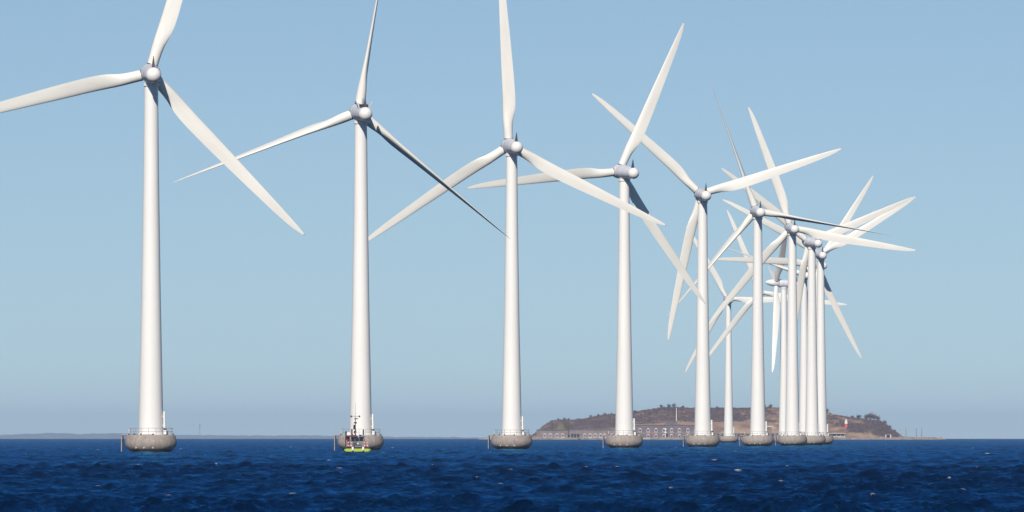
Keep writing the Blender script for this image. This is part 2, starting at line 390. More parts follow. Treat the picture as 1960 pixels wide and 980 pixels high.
def terrain(px, v):
    """height of the island, v metres behind the shore line"""
    px = np.asarray(px, float); v = np.asarray(v, float); x = ix(px)
    H = prof_h(px); quay = np.minimum(H, 2.0)
    g = np.interp(v, [26, 52, 62, 84, 118, 130], [0, .5, .53, .57, .97, 1.0])
    g2 = np.interp(v, [26, 50, 80, 110, 130], [0, .35, .72, .97, 1.0])
    w = np.clip((px - 1190) / 30, 0, 1) * np.clip((1480 - px) / 60, 0, 1)
    gg = g * w + g2 * (1 - w)
    z = quay + (H - quay) * gg
    amp = np.clip((H - 3) / 10, 0, 1) * np.clip((v - 24) / 20, 0, 1)
    z = z + amp * ((fbm(x / 22, v / 14, 1) - .48) * 4.2 * np.clip((150 - v) / 40, .25, 1) + (fbm(x / 6, v / 5, 9) - .48) * 1.5)
    gul = np.exp(-((px - 1086 - (v - 60) * .25) / 7) ** 2) + .8 * np.exp(-((px - 1062) / 5) ** 2) * np.clip((v - 60) / 20, 0, 1)
    z = z - 5.0 * gul * np.clip((v - 30) / 15, 0, 1) * np.clip((112 - v) / 20, 0, 1)
    z = z + 0.5 * (fbm(x / 3, v / 3, 21, 2) - .4) * np.clip((8 - v) / 5, 0, 1)
    z = np.where(v < 6, -1.2 + (np.minimum(z, H) + 1.2) * np.clip(v / 6, 0, 1) ** .6, z)
    back = np.clip((v - 210) / 60, 0, 1); z = z * (1 - back) - 1.5 * back
    return z
def build_island():
    px = np.arange(905, 1823, 1.3); v = np.concatenate([np.arange(0, 8, 1.0), np.arange(8, 150, 1.7), np.arange(150, 275, 6)])
    P, V = np.meshgrid(px, v); Z = terrain(P, V); X = ix(P); Y = DI - 8 + V
    # ground cover colours: straw grass, rusty heath, bare purple thicket
    n1 = fbm(X / 26, V / 17, 40); n2 = fbm(X / 7, V / 6, 60); n3 = fbm(X / 60, V / 40, 80)
    straw = np.array([.35, .245, .16]); heath = np.array([.21, .13, .105]); thick = np.array([.085, .055, .064]); stone = np.array([.33, .27, .23]); green = np.array([.2, .18, .085])
    a = np.clip((n1 * .65 + n2 * .45 - .47) * 6, 0, 1)[..., None]
    C = heath * (1 - a) + straw * a
    w = np.clip((P - 1190) / 30, 0, 1) * np.clip((1480 - P) / 60, 0, 1)
    bench = w * np.exp(-((V - 63) / 13) ** 2)
    C = C * (1 - .75 * bench[..., None]) + (straw * 1.08) * (.75 * bench[..., None])
    upper = w * np.clip((V - 80) / 8, 0, 1) * np.clip((n1 - .3) * 7, 0, 1)
    right = np.clip((P - 1652 - (110 - V) * .25) / 14, 0, 1) * np.clip((V - 26) / 10, 0, 1) * np.clip((1728 - P) / 6, 0, 1)
    mid = np.clip(1 - ((P - 1648) / 26) ** 2 - ((V - 62) / 22) ** 2, 0, 1) * 2
    left = np.clip((n3 - .47) * 9, 0, 1) * (P < 1200) * np.clip((V - 50) / 10, 0, 1)
    t = np.clip(upper + right + mid + left * .8, 0, 1)[..., None]
    C = C * (1 - t) + thick * t
    gn = (np.exp(-((P - 1078) / 14) ** 2 - ((V - 70) / 22) ** 2) * .8)[..., None]; C = C * (1 - gn) + green * gn
    s = np.clip((26 - V) / 3, 0, 1)[..., None]; C = C * (1 - s) + stone * (.75 + .5 * n2[..., None]) * s
    wet = np.clip((.55 - Z) / .4, 0, 1)[..., None]; C = C * (1 - wet * .65)
    C = C * (.72 + .56 * n2[..., None])
    ny, nx = P.shape
    idx = np.arange(ny * nx).reshape(ny, nx)
    f = np.stack([idx[:-1, :-1], idx[:-1, 1:], idx[1:, 1:], idx[1:, :-1]], -1).reshape(-1, 4)
    me = bpy.data.meshes.new('island'); me.from_pydata(np.stack([X, Y, Z], -1).reshape(-1, 3).tolist(), [], f.tolist())
    ca = me.color_attributes.new('Col', 'FLOAT_COLOR', 'POINT'); ca.data.foreach_set('color', np.concatenate([C, np.ones_like(C[..., :1])], -1).reshape(-1).astype(np.float32))
    m = bpy.data.materials.new('island_ground'); m.use_nodes = True; n, l = m.node_tree.nodes, m.node_tree.links; b = n['Principled BSDF']
    b.inputs['Roughness'].default_value = .95; b.inputs['Specular IOR Level'].default_value = .1
    at = n.new('ShaderNodeVertexColor'); at.layer_name = 'Col'; l.new(at.outputs[0], b.inputs['Base Color'])
    me.materials.append(m); o = bpy.data.objects.new('island_terrain', me); COL.objects.link(o); tag(o, kind='structure')
build_island()
def gz(px, v): return float(terrain(np.array([px]), np.array([v]))[0])

# thickets: low twiggy cover on the upper slopes and on the steep right end
def twig_mesh(pts, size, rnd):
    vv, ff = [], []
    for p in pts:
        for k in range(7):
            d = Vector((rnd.gauss(0, .5), rnd.gauss(0, .5), abs(rnd.gauss(.9, .4)))).normalized(); L = size * rnd.uniform(.5, 1.25)
            sd_ = d.cross(Vector((rnd.random() - .5, rnd.random() - .5, .1))).normalized() * (size * .16)
            q = Vector(p) + Vector((rnd.gauss(0, size * .5), rnd.gauss(0, size * .5), 0))
            o = len(vv); vv += [q - sd_, q + sd_, q + d * L + sd_ * .5, q + d * L - sd_ * .5]; ff.append((o, o + 1, o + 2, o + 3))
    return vv, ff
def build_thicket():
    rnd = random.Random(8); pts = []
    for _ in range(9000):
        px = rnd.uniform(1030, 1728); v = rnd.uniform(32, 128)
        w = 1200 < px < 1480 and v > 84
        r = px > 1654 + (110 - v) * .25
        c = abs(px - 1648) < 24 and abs(v - 62) < 18
        e = fbm(np.array([ix(px) / 20]), np.array([v / 12]), 40)[0] < .42 and v > 60
        if not (w or r or c or e): continue
        if px > 1718 and v < 60: continue
        pts.append((ix(px), DI - 8 + v, gz(px, v) - .2))
    m = MB(); m.add(*twig_mesh(pts, 1.5, rnd)); o = m.build('thicket', M['twig'], smooth=False)
    tag(o, 'bare purple brown thicket covering the upper slopes and right end of the island', 'thicket', kind='stuff')
build_thicket()

def make_bush(name, seed, w, h, m_leaf, dens=220):
    rnd = random.Random(seed); r = empty(name)
    tr = MB(); cr = MB(); tips = []
    for k in range(7):
        a = rnd.uniform(0, 6.28); e = Vector((math.cos(a) * w * .33 * rnd.uniform(.2, 1), math.sin(a) * w * .3 * rnd.uniform(.2, 1), h * rnd.uniform(.55, .9)))
        mid = e * .5 + Vector((rnd.gauss(0, .1), rnd.gauss(0, .1), h * .08)); tr.tube((0, 0, -.4), mid, .12 * h / 4, .07 * h / 4, 6); tr.tube(mid, e, .07 * h / 4, .02, 6); tips += [mid, e, (mid + e) / 2]
    for _ in range(dens):
        t = rnd.choice(tips) + Vector((rnd.gauss(0, w * .14), rnd.gauss(0, w * .14), rnd.gauss(0, h * .11)))
        if t.z < .1: t.z = .1 + rnd.random() * .5
        d = Vector((rnd.gauss(0, 1), rnd.gauss(0, 1), rnd.gauss(.4, 1))).normalized(); s_ = d.orthogonal().normalized(); L = h * rnd.uniform(.06, .14)
        o = len(cr.v); cr.add([t - s_ * L * .35, t + s_ * L * .35, t + d * L + s_ * L * .25, t + d * L - s_ * L * .25], [(0, 1, 2, 3)])
    tr.build('trunk', M['bark'], r); cr.build('crown', m_leaf, r, smooth=False)
    return r
bushes = {'bare': make_bush('bush', 1, 6, 5, M['twig'], 260), 'dark': make_bush('bush', 2, 6, 4, M['evergreen'], 420)}
used = {}
def bush(kind, px, v, sc, label, group=None):
    o = bushes[kind] if kind not in used else copy_tree(bushes[kind]); used[kind] = 1
    o.location = (ix(px), DI - 8 + v, gz(px, v) - .1); o.scale = (sc, sc, sc); o.rotation_euler.z = px * 1.7
    tag(o, label, 'bush', group)
L1 = 'small leafless bush standing against the sky on the island ridge'; G1 = 'leafless bushes along the island ridge'
for px, v, s in ((1070, 122, .5), (1082, 124, .6), (1090, 124, .55), (1133, 122, .6), (1148, 124, .7), (1160, 122, .7), (1174, 122, .6), (1270, 124, .8), (1285, 122, .9), (1294, 123, 1.0),
                 (1312, 122, .6), (1378, 123, .6), (1407, 122, .5), (1470, 122, .8), (1482, 123, .9)):
    bush('bare', px, v, s, L1, G1)
bush('bare', 1591, 122, 1.1, 'pair of wispy leafless shrubs just right of the turbine row on the ridge')
bush('dark', 1219, 120, .7, 'small dark bush on the skyline right of the fourth large turbine tower')
bush('dark', 1641, 120, .75, 'rounded dark bush on the ridge right of the red and white marker')
bush('dark', 1653, 120, 1.0, 'taller dark bush on the ridge between the rounded bush and bare trees')
bush('dark', 1581, 116, 1.1, 'broad dark bush on the slope touching the rightmost turbine tower')
for px, s in ((1668, 1.2), (1675, 1.6), (1682, 1.45), (1690, 1.1), (1703, 1.0), (1713, .9), (1722, .7)):
    bush('bare', px, 118, s, 'tall leafless bush at the steep right end of the island', 'tall bare bushes on the right end of the island')

# ---- buildings and small works on the quay
def window(parent, x, y, z, w, h, arch=True):
    """white arched surround with a dark pane set into it"""
    f = MB(); t = .32
    if arch:
        n = 8; out = [(x - w / 2, z - h / 2), (x + w / 2, z - h / 2)] + [(x + w / 2 * math.cos(math.pi * i / n), z + h / 2 - w / 2 + w / 2 * math.sin(math.pi * i / n)) for i in range(n + 1)]
    else: out = [(x - w / 2, z - h / 2), (x + w / 2, z - h / 2), (x + w / 2, z + h / 2), (x - w / 2, z + h / 2)]
    f.prism(out, y - .22, y + .1); f.box((x, y - .22, z - h / 2 - .15), (w + .7, .5, .28))
    fo = f.build('window', M['trim'], parent, smooth=False)
    p = MB(); p.box((x, y - .25, z - h * .08), (w - 2 * t, .12, h * .62)); p.box((x, y - .33, z - h * .08), (.1, .05, h * .62), mi=1); p.box((x, y - .33, z), (w - 2 * t, .05, .1), mi=1)
    p.build('pane', [M['glass'], M['trim']], fo, smooth=False)

def barracks():
    y0 = DI + 12; x0, x1 = ix(1207), ix(1362); zt = iz(814.5); zb = 1.6
    r = empty('brick_barracks', ((x0 + x1) / 2, y0, zb)); ox, oy, oz = r.location
    m = MB(); m.box(((x0 + x1) / 2 - ox, 5, (zt - zb) / 2), (x1 - x0, 10, zt - zb)); gx = ix(1286) - ox; gw = 6.4
    m.prism([(gx - gw, zt - zb + .003), (gx + gw, zt - zb + .003), (gx, iz(804.5) - zb)], -.25, 9.5)
    m.build('wall', M['brick'], r, smooth=False)
    m = MB(); m.box(((x0 + x1) / 2 - ox, 5, zt - zb + .3), (x1 - x0 + .8, 10.8, .55)); rf = m.build('roof', M['slate'], r, smooth=False)
    for s in (-1, 1):
        m = MB(); m.prism([(gx, iz(804.5) - zb + .35), (gx, iz(804.5) - zb - .1), (gx + s * (gw + .7), zt - zb + .35), (gx + s * (gw + .7), zt - zb + .75)], -.6, 9.8); m.build('gable_slope', M['slate'], rf, smooth=False)
    m = MB(); m.box(((x0 + x1) / 2 - ox, -.16, iz(829) - zb), (x1 - x0, .3, .35)); m.build('string_course', M['concrete_pale'], r, smooth=False)
    for px in (1225.5, 1241, 1256, 1271, 1286, 1301, 1317, 1332, 1347): window(r, ix(px) - ox, 0, iz(823.2) - zb, 2.7, 3.6)
    for px in (1225.5, 1241, 1256, 1271, 1286, 1301, 1317): window(r, ix(px) - ox, 0, iz(834.2) - zb, 2.6, 3.3)
    tag(r, 'two storey purple brick fort building with small central gable and white framed windows', 'building')
barracks()
def casemate(px0, px1, py, wins, label, door=None):
    y0 = DI + 14; x0, x1 = ix(px0), ix(px1); zt = iz(py); zb = 1.6
    r = empty('brick_casemate', ((x0 + x1) / 2, y0, zb)); ox = r.location.x
    m = MB(); m.box((0, 5, (zt - zb) / 2), (x1 - x0, 10, zt - zb)); m.build('wall', M['brick_pale'], r, smooth=False)
    m = MB(); m.box((0, 4.9, zt - zb + .3), (x1 - x0 + .5, 10.6, .6)); m.build('roof', M['slate'], r, smooth=False)
    for px in wins: window(r, ix(px) - ox, 0, iz(833.2) - zb, 2.7, 3.4)
    if door:
        for px in door:
            m = MB(); m.box((ix(px) - ox, -.04, iz(834) - zb), (2.0, .2, 3.4)); m.build('door', M['glass'], r, smooth=False)
    tag(r, label, 'building')
casemate(1027, 1087, 824, (1042.5, 1053.5, 1066, 1077), 'low weathered brick building at the left end of the island')
casemate(1090.5, 1203, 823, (1119, 1130, 1139.5, 1150, 1157.5, 1171, 1184, 1194), 'long low brick building left of the gabled fort building', door=(1095.5, 1101, 1107))
def low_store():
    y0 = DI + 10; x0, x1 = ix(1585), ix(1618.5); r = empty('quay_store', ((x0 + x1) / 2, y0, 1.5)); w = x1 - x0
    m = MB(); m.box((0, 4, 1.0), (w, 8, 2.0)); m.box((0, 5.5, 2.9), (w - .6, 5, 1.9)); m.build('wall', M['concrete_pale'], r, smooth=False)
    m = MB(); m.box((0, 3.2, 4.4), (w + .8, 9.4, .9)); m.build('roof', M['concrete_pale'], r, smooth=False)
    m = MB(); m.box((0, 2.9, 3.0), (w - 1.2, .12, 1.5)); m.build('window_band', M['glass'], r, smooth=False)
    for k in range(5):
        m = MB(); m.box((-w / 2 + .5 + k * (w - 1) / 4, .35, 2.97), (.35, .35, 1.94)); m.build('pillar', M['trim'], r, smooth=False)
    tag(r, 'flat roofed pale quay building with dark window strip right of the turbine row', 'building')
low_store()
def battery_wall():
    x0, x1 = ix(1366), ix(1584); y0 = DI + 13; r = empty('battery_wall', ((x0 + x1) / 2, y0, 1.5)); w = x1 - x0
    m = MB(); m.box((0, 3, 2.2), (w, 6, 4.4)); m.build('wall', M['brick'], r, smooth=False)
    m = MB(); m.box((0, 2.9, 4.55), (w + .4, 6.6, .3)); m.build('coping', M['concrete_pale'], r, smooth=False)
    for px in (1374, 1382, 1408, 1415, 1422, 1431, 1472, 1480, 1488): m = MB(); m.box((ix(px) - r.location.x, -.03, 2.5), (1.7, .16, 2.2)); m.build('opening', M['glass'], r, smooth=False)
    tag(r, 'low dark brick battery wall running behind the crowded turbine bases', 'wall')
battery_wall()
def shelter():
    r = empty('quay_shelter', (ix(1700.5), DI + 6, 1.7))
    m = MB(); m.box((0, 1.5, 2.9), (5.2, 4, .35)); m.build('roof', M['concrete_pale'], r, smooth=False)
    for x in (-2.2, 2.2): m = MB(); m.box((x, -.2, 1.36), (.9, .5, 2.72)); m.build('post', M['trim'], r, smooth=False)
    m = MB(); m.box((-.4, 2.9, 1.36), (3.4, .3, 2.7)); m.build('back_wall', M['darkmetal'], r, smooth=False)
    tag(r, 'small open quay shelter below the bare right end of the island', 'shelter')
shelter()
def gantry():
    r = empty('gantry', (ix(1474.5), DI + 22, 2.0)); h = iz(816) - 2
    m = MB(); m.box((0, 0, h), (6.6, .8, .8)); m.build('beam', M['trim'], r, smooth=False)
    for x in (-2.9, 2.9): m = MB(); m.box((x, 0, h / 2 - .2), (.6, .6, h - .4)); m.build('post', M['galv'], r, smooth=False)
    tag(r, 'pale gantry frame beside the sixth large turbine tower', 'gantry')
gantry()
def marker():
    v = 62; px = 1624; z = gz(px, v) - .4; r = empty('beacon', (ix(px), DI - 8 + v, z)); zt = iz(802.5) - z; zm = iz(811) - z
    m = MB(); m.lathe([(0, 0), (1.75, 0), (1.65, .2), (1.5, zm - .01), (0, zm - .01)], 20); m.build('red_base', M['red'], r)
    m = MB(); m.lathe([(0, zm), (1.5, zm), (1.4, zt - 1.1), (0, zt - 1.1)], 20); m.build('white_tower', M['white'], r)
    m = MB(); m.lathe([(1.75, zt - 1.09), (1.75, zt - .9), (.8, zt - .89), (.8, zt - .2), (.95, zt - .19), (0, zt + .5)], 16); m.build('lantern', M['white'], r)
    m = MB(); m.box((-2.1, .3, zt - 2.4), (1.1, 1.0, 2.8)); m.build('daymark_board', M['dark'], r, smooth=False)
    tag(r, 'white over red beacon tower on the brown island slope', 'beacon')
marker()
def flagpole():
    v = 66; px = 1297; z = gz(px, v); h = iz(781) - z; r = empty('flagpole', (ix(px), DI - 8 + v, z))
    m = MB(); m.tube((0, 0, -.3), (0, 0, h), .42, .26, 12); m.tube((0, 0, h), (0, 0, h + .35), .4, .05, 10); m.build('pole', M['white'], r)
    m = MB(); m.box((0, 0, .2), (1.6, 1.6, .5)); m.build('plinth', M['concrete_pale'], r, smooth=False)
    tag(r, 'tall white pole on the terrace above the gabled fort building', 'pole')
flagpole()
def signal_post():
    r = empty('signal_post', (ix(1274), DI + 5, 1.8))
    m = MB(); m.tube((0, 0, 0), (0, 0, 8.3), .25, .2); m.build('post', M['white'], r)
    m = MB(); m.lathe([(0, 6.9), (.8, 7.0), (.9, 8.0), (.5, 8.7), (0, 8.9)], 14); m.build('upper_lamp_housing', M['white'], r)
    m = MB(); m.lathe([(0, 4.0), (1.0, 4.1), (1.1, 5.1), (.6, 5.7), (0, 5.8)], 14); m.build('lower_lamp_housing', M['white'], r)
    tag(r, 'white signal post in front of the gabled fort building', 'signal post')
    r = empty('marker_post', (ix(1251), DI + 5, 1.8)); m = MB(); m.tube((0, 0, 0), (0, 0, 5.2), .12); m.build('post', M['galv'], r)
    m = MB(); m.box((0, -.05, 4.6), (1.1, .12, 1.6), bevel=.03); m.build('board', M['red'], r, smooth=False)
    tag(r, 'red board on a thin post before the fort building windows', 'marker')
signal_post()
poles = [(1735, 819.5, 'leftmost of three thin dark poles on the low spit at right'), (1755, 819.5, 'middle of three thin dark poles on the low spit at right'), (1765, 820, 'rightmost of three thin dark poles on the low spit at right')]
for px, py, lb in poles:
    z = gz(px, 20); r = empty('utility_pole', (ix(px), DI + 12, z)); h = iz(py) - z
    m = MB(); m.tube((0, 0, -.3), (0, 0, h), .3, .2, 8); m.build('post', M['mast'], r)
    m = MB(); m.box((0, 0, h - .6), (1.6, .2, .2)); m.build('crossarm', M['mast'], r, smooth=False)
    tag(r, lb, 'pole', 'thin poles on the low spit')
def board():
    z = gz(1726, 20); r = empty('sign_board', (ix(1726), DI + 12, z)); h = iz(820.5) - z
    for x in (-1.2, 1.2): m = MB(); m.tube((x, 0, -.2), (x, 0, h), .14); m.build('post', M['galv'], r)
    m = MB(); m.box((0, -.2, h - .8), (3.6, .12, 1.6)); m.build('panel', M['galv'], r, smooth=False)
    tag(r, 'pale grey board on posts at the foot of the bare slope', 'sign board')
board()
def seawall():
    rnd = random.Random(4); m = MB()
    for k in range(900):
        px = rnd.uniform(1008, 1800); s = rnd.uniform(.5, 1.3); v = rnd.uniform(1.5, 7)
        x, y, z = ix(px), DI - 8 + v, -.2 + v * .25
        pts = [(x + s * rnd.uniform(.6, 1.3) * a, y + s * b, z + s * .8 * c) for a in (-1, 1) for b in (-1, 1) for c in (-1, 1)]
        m.add(pts, [(0, 1, 3, 2), (4, 6, 7, 5), (0, 4, 5, 1), (2, 3, 7, 6), (0, 2, 6, 4), (1, 5, 7, 3)])
    o = m.build('shore_rocks', M['stone'], smooth=False); tag(o, 'tumbled pale stones along the island waterline', 'rocks', kind='stuff')
seawall()
m = MB(); m.prism([(0, 0), (7.5, 0), (7.0, 1.6), (.4, 1.3)], 0, 3.5); o = m.build('concrete_block', M['concrete_pale'], smooth=False); o.location = (ix(1229), DI - 10, .2)
tag(o, 'pale concrete block on the shore right of the fourth large turbine base', 'block')

# ------------------------------------------------------------------ wind turbines
HUB = 63.85; REAR = 5.7; FRONT = 3.1; TILT = math.radians(4.5); DECK = 2.93
NAC = HUB + REAR * math.sin(TILT)

def blade_mesh():
    R0 = 1.55
    st = [  # r, chord, thickness, twist(deg), pitch-axis fraction
        (1.55, 1.9, 1.9, 0, .5), (2.8, 1.92, 1.92, 0, .5), (4.0, 1.98, 1.86, 3, .49), (5.2, 2.12, 1.7, 8, .46), (6.4, 2.42, 1.46, 14, .4), (7.6, 2.66, 1.26, 17, .35), (9, 2.76, 1.08, 17, .32),
        (11, 2.74, .94, 15, .3), (14, 2.64, .78, 12, .3), (17, 2.5, .66, 10, .3), (21, 2.25, .53, 8, .3), (25, 1.98, .42, 5.5, .3), (29, 1.69, .32, 3.5, .3), (31.9, 1.47, .25, 2, .3),
        (32.0, 1.43, .235, 2, .3), (34.5, 1.16, .18, 1, .3), (36.3, .84, .13, .4, .34), (37.5, .48, .08, 0, .42), (38.1, .25, .05, 0, .5), (38.3, .08, .03, 0, .5)]
    n = 28; m = MB(); vv = []
    for r, c, t, tw, ax in st:
        k = min(1, max(0, (r - 3.4) / 4.6))
        tw = -math.radians(tw)
        for i in range(n):
            a = 2 * math.pi * i / n
            ex, ey = .5 * math.cos(a), .5 * math.sin(a) * t / c          # ellipse, x=-.5 leading
            u = (1 - math.cos(a)) / 2; u = .5 + .5 * math.cos(a)          # 1 at trailing, 0 at leading
            yt = 5 * (.2969 * math.sqrt(u) - .126 * u - .3516 * u * u + .2843 * u ** 3 - .1036 * u ** 4) * (t / c)
            yy = yt * (1 if math.sin(a) >= 0 else -.75) + .012 * math.sin(math.pi * u)
            x = (ex + .5) * (1 - k) + u * k; y = ey * (1 - k) + yy * k
            X, Yy = (x - ax) * c, y * c
            vv.append((X * math.cos(tw) - Yy * math.sin(tw), X * math.sin(tw) + Yy * math.cos(tw), r))
    ff = []
    for s in range(len(st) - 1):
        for i in range(n): ff.append((s * n + i, s * n + (i + 1) % n, (s + 1) * n + (i + 1) % n, (s + 1) * n + i))
    mi = [0] * len(ff)
    for j in range((len(st) - 2) * n, len(ff)): mi[j] = 1
    ff += [tuple(range(n)), tuple(range((len(st) - 1) * n, len(st) * n))]; mi += [0, 1]
    m.v = vv; m.f = ff; m.mi = mi
    return m
M['bladetip'] = mat('blade_tip_metal', (.22, .21, .2), .4)

def make_turbine():
    r = empty('wind_turbine')
    # --- foundation
    m = MB(); m.lathe([(0, -1.2), (2.7, -1.2), (3.1, -.3), (3.3, .1), (3.6, .32), (3.92, .58), (4.2, .9), (4.36, 1.3), (4.4, 1.75), (4.35, 2.1), (4.24, 2.5), (4.16, 2.82), (4.1, DECK), (3.9, DECK + .05), (0, DECK + .05)], 56)
    fo = m.build('foundation', M['concrete'], r, angle=60)
    m = MB()
    for k in range(18):
        a = 2 * math.pi * (k + .3) / 18; c, s = math.cos(a) * 3.68, math.sin(a) * 3.68; m.tube((c, s, DECK + .04), (c, s, DECK + 1.2), .035, n=6)
    for z in (.62, 1.2): m.ring((0, 0, DECK + z), 3.68, .035, 54, 6)
    m.build('railing', M['galv'], fo)
    m = MB()
    for a0 in (186,): 
        a = math.radians(a0); m.box((3.72 * math.cos(a), 3.72 * math.sin(a), DECK + .7), (.07, .48, .85), rz=a)
    m.build('rail_panel', M['white'], fo, smooth=False)
    for dx, dy in ((-4.95, -.55), (-4.72, .45)):
        m = MB(); m.tube((dx, dy, -1), (dx, dy, DECK + .12), .1, n=10); m.build('fender_pole', M['pole'], fo)
    m = MB(); m.tube((-4.95, -.55, DECK + .02), (-3.7, -.4, DECK + .1), .1); m.tube((-4.72, .45, DECK + .02), (-3.7, .35, DECK + .1), .1); m.tube((-4.95, -.55, DECK - .1), (-4.72, .45, DECK - .1), .08)
    for k in range(8): m.tube((-4.95, -.55, .2 + k * .33), (-4.72, .45, .2 + k * .33), .03, n=6)
    m.build('ladder', M['pole'], fo)
    for x in (-2.25, -.95, .5):
        y = -math.sqrt(4.1 ** 2 - x * x); m = MB(); a = math.atan2(y, x); m.tube((x * .96, y * .96, .86), (x * 1.06, y * 1.06, .8), .12, n=10); m.build('drain_pipe', M['trim'], fo)
    rb = random.Random(2)
    for k in range(6):
        a = math.radians(190 + k * 31 + rb.uniform(-6, 6)); c, s = math.cos(a) * 3.88, math.sin(a) * 3.88
        m = MB(); m.lathe([(0, DECK + .05), (.15, DECK + .05), (.12, DECK + .2), (.16, DECK + .22), (.16, DECK + .28), (0, DECK + .3)], 10, c=(c, s, 0)); m.build('bollard', M['darkmetal'], fo)
    # --- tower
    zt = NAC - 1.5
    m = MB(); m.lathe([(0, DECK + .051), (2.2, DECK + .051), (2.2, DECK + .25), (2.13, DECK + .26), (2.08, DECK + 3), (1.645, 26.6), (1.345, 46.1), (1.17, zt - .5), (1.17, zt), (0, zt)], 56)
    tw = m.build('tower', M['tower'], r, angle=50)
    m = MB(); m.lathe([(1.18, zt - .62), (1.36, zt - .58), (1.36, zt - .12), (1.18, zt - .1)], 40); m.build('yaw_bearing', M['white'], tw)
    m = MB(); m.tube((2.32, -.55, DECK + 1.25), (2.28, -.55, DECK + 3.85), .2, .2, 14); m.lathe([(.2, DECK + 3.85), (.12, DECK + 4.02), (0, DECK + 4.05)], 14, c=(2.28, -.55, 0)); m.box((2.1, -.5, DECK + 3.2), (.5, .14, .14)); m.box((2.1, -.5, DECK + 1.7), (.5, .14, .14))
    m.build('davit_crane', M['white'], tw)
    m = MB(); m.tube((2.42, -.6, DECK + .05), (2.36, -.57, DECK + 1.25), .13); m.box((2.7, -.7, DECK + .4), (.34, .34, .7), bevel=.04); m.tube((2.36, -.57, DECK + 1.2), (2.95, -.8, DECK + .5), .05)
    m.build('crane_foot', M['darkmetal'], tw)
    m = MB(); m.box((2.42, -.95, DECK + .48), (.5, .4, .75), bevel=.05); m.build('switch_box', M['white'], tw)
    for rr, zz in ((1.645, 26.6), (1.345, 46.1)): m = MB(); m.ring((0, 0, zz), rr - .01, .035, 56, 8); m.build('flange_ring', M['tower'], tw)
    # --- nacelle, its own frame: +Y is the wind side, the round tail looks at the camera
    m = MB(); m.lathe([(0, 1.9), (1.5, 1.9), (1.62, 1.75), (1.66, 1.0), (1.64, .2), (1.56, -1.5), (1.42, -3.2), (1.26, -4.7), (1.2, -5.55), (0, -5.6)], 44, axis='y')
    nc = m.build('nacelle', M['nacelle'], r, angle=50); 
    m = MB(); m.lathe([(0, -4.55), (1.0, -4.6)] + [(1.3 * math.sin(math.radians(a)), -REAR + 1.3 * math.cos(math.radians(a))) for a in range(35, 181, 8)] + [(0, -REAR - 1.3)], 40, axis='y')
    m.build('tail_dome', M['dome'], nc, angle=60)
    m = MB(); m.ring((0, -2.4, 0), 1.5, .012, 44, 6, axis='y'); m.ring((0, .3, 0), 1.645, .012, 44, 6, axis='y'); m.build('panel_joint', M['darkmetal'], nc)
    m = MB(); m.box((0, -5.1, 2.15), (.6, .7, 2.1), taper=.14); m.build('wind_vane_mast', M['darkmetal'], nc, smooth=False)
    # --- hub
    m = MB(); m.lathe([(0, -1.15), (1.42, -1.15), (1.6, -.95), (1.62, 0), (1.6, .9), (1.45, 1.1), (0, 1.1)], 40, axis='y')
    hb = m.build('hub', M['nacelle'], r, angle=50)
    m = MB(); m.lathe([(0, 1.1), (1.44, 1.1), (1.36, 1.9), (1.1, 2.9), (.72, 3.8), (.3, 4.4), (0, 4.55)], 36, axis='y'); m.build('nose_cone', M['dome'], hb)
    # --- three blades, each a mesh of its own
    bm_ = blade_mesh(); first = None
    for k in range(3):
        b = bm_.build('blade', [M['blade'], M['bladetip']], r, angle=35) if first is None else first.copy()
        if first is None:
            first = b
            m = MB(); m.lathe([(.94, 1.47), (1.0, 1.49), (1.0, 1.6), (.94, 1.62)], 30); m.build('root_collar', M['darkmetal'], b)
        else:
            COL.objects.link(b); c = first.children[0].copy(); COL.objects.link(c); c.parent = b
    return r

TURB = [  # tower px, tail-dome py, yaw, rotor angle, blade pitch, label
    (289, 146, 6.5, 74, -3, 'largest and nearest white wind turbine, leftmost, its top blade cut off'),
    (690.5, 220, 10, 81, 84, 'second white wind turbine from left, service boat at its grey base'),
    (979.5, 284, 11, 94, -3, 'third white wind turbine from left, one blade straight up above mid picture'),
    (1195, 333, 21.5, 66.5, -3, 'fourth large white wind turbine from left, nacelle turned sideways, standing before the fort'),
    (1345, 376, 8, 18, -3, 'fifth large white wind turbine from left, one blade pointing right just above its hub'),
    (1450.5, 408, 6.5, 110, 84, 'sixth large white wind turbine, its blades feathered to thin dark edges'),
    (1516.5, 440, 6, 110, -3, 'seventh large white wind turbine, in front of the crowded towers, blade leaning left of upright'),
    (1554, 467, 19, 22.5, -3, 'eighth large white wind turbine, a flat sensor bar on its tail instead of a fin'),
    (1571, 490, 5.5, 31, -3, 'ninth white wind turbine, whose tower is the rightmost of the row'),
    (1568, 509.5, 14, 57.5, -3, 'wind turbine hidden behind the rightmost tower, one blade reaching down to the right'),
    (1539, 528, 10, 41.5, 84, 'hazy wind turbine squeezed between the seventh and eighth towers, thin feathered blades'),
    (1500.5, 545, 94, 11.5, -78, 'hazy stopped wind turbine seen from its side with a pointed nose cone'),
    (1455, 562, 4, 112, -3, 'far wind turbine whose tower hides behind the sixth large tower'),
    (1394.5, 575, 9, 0.5, -3, 'smallest far wind turbine, its thin tower alone between the fifth and sixth towers'),
]
proto = make_turbine()
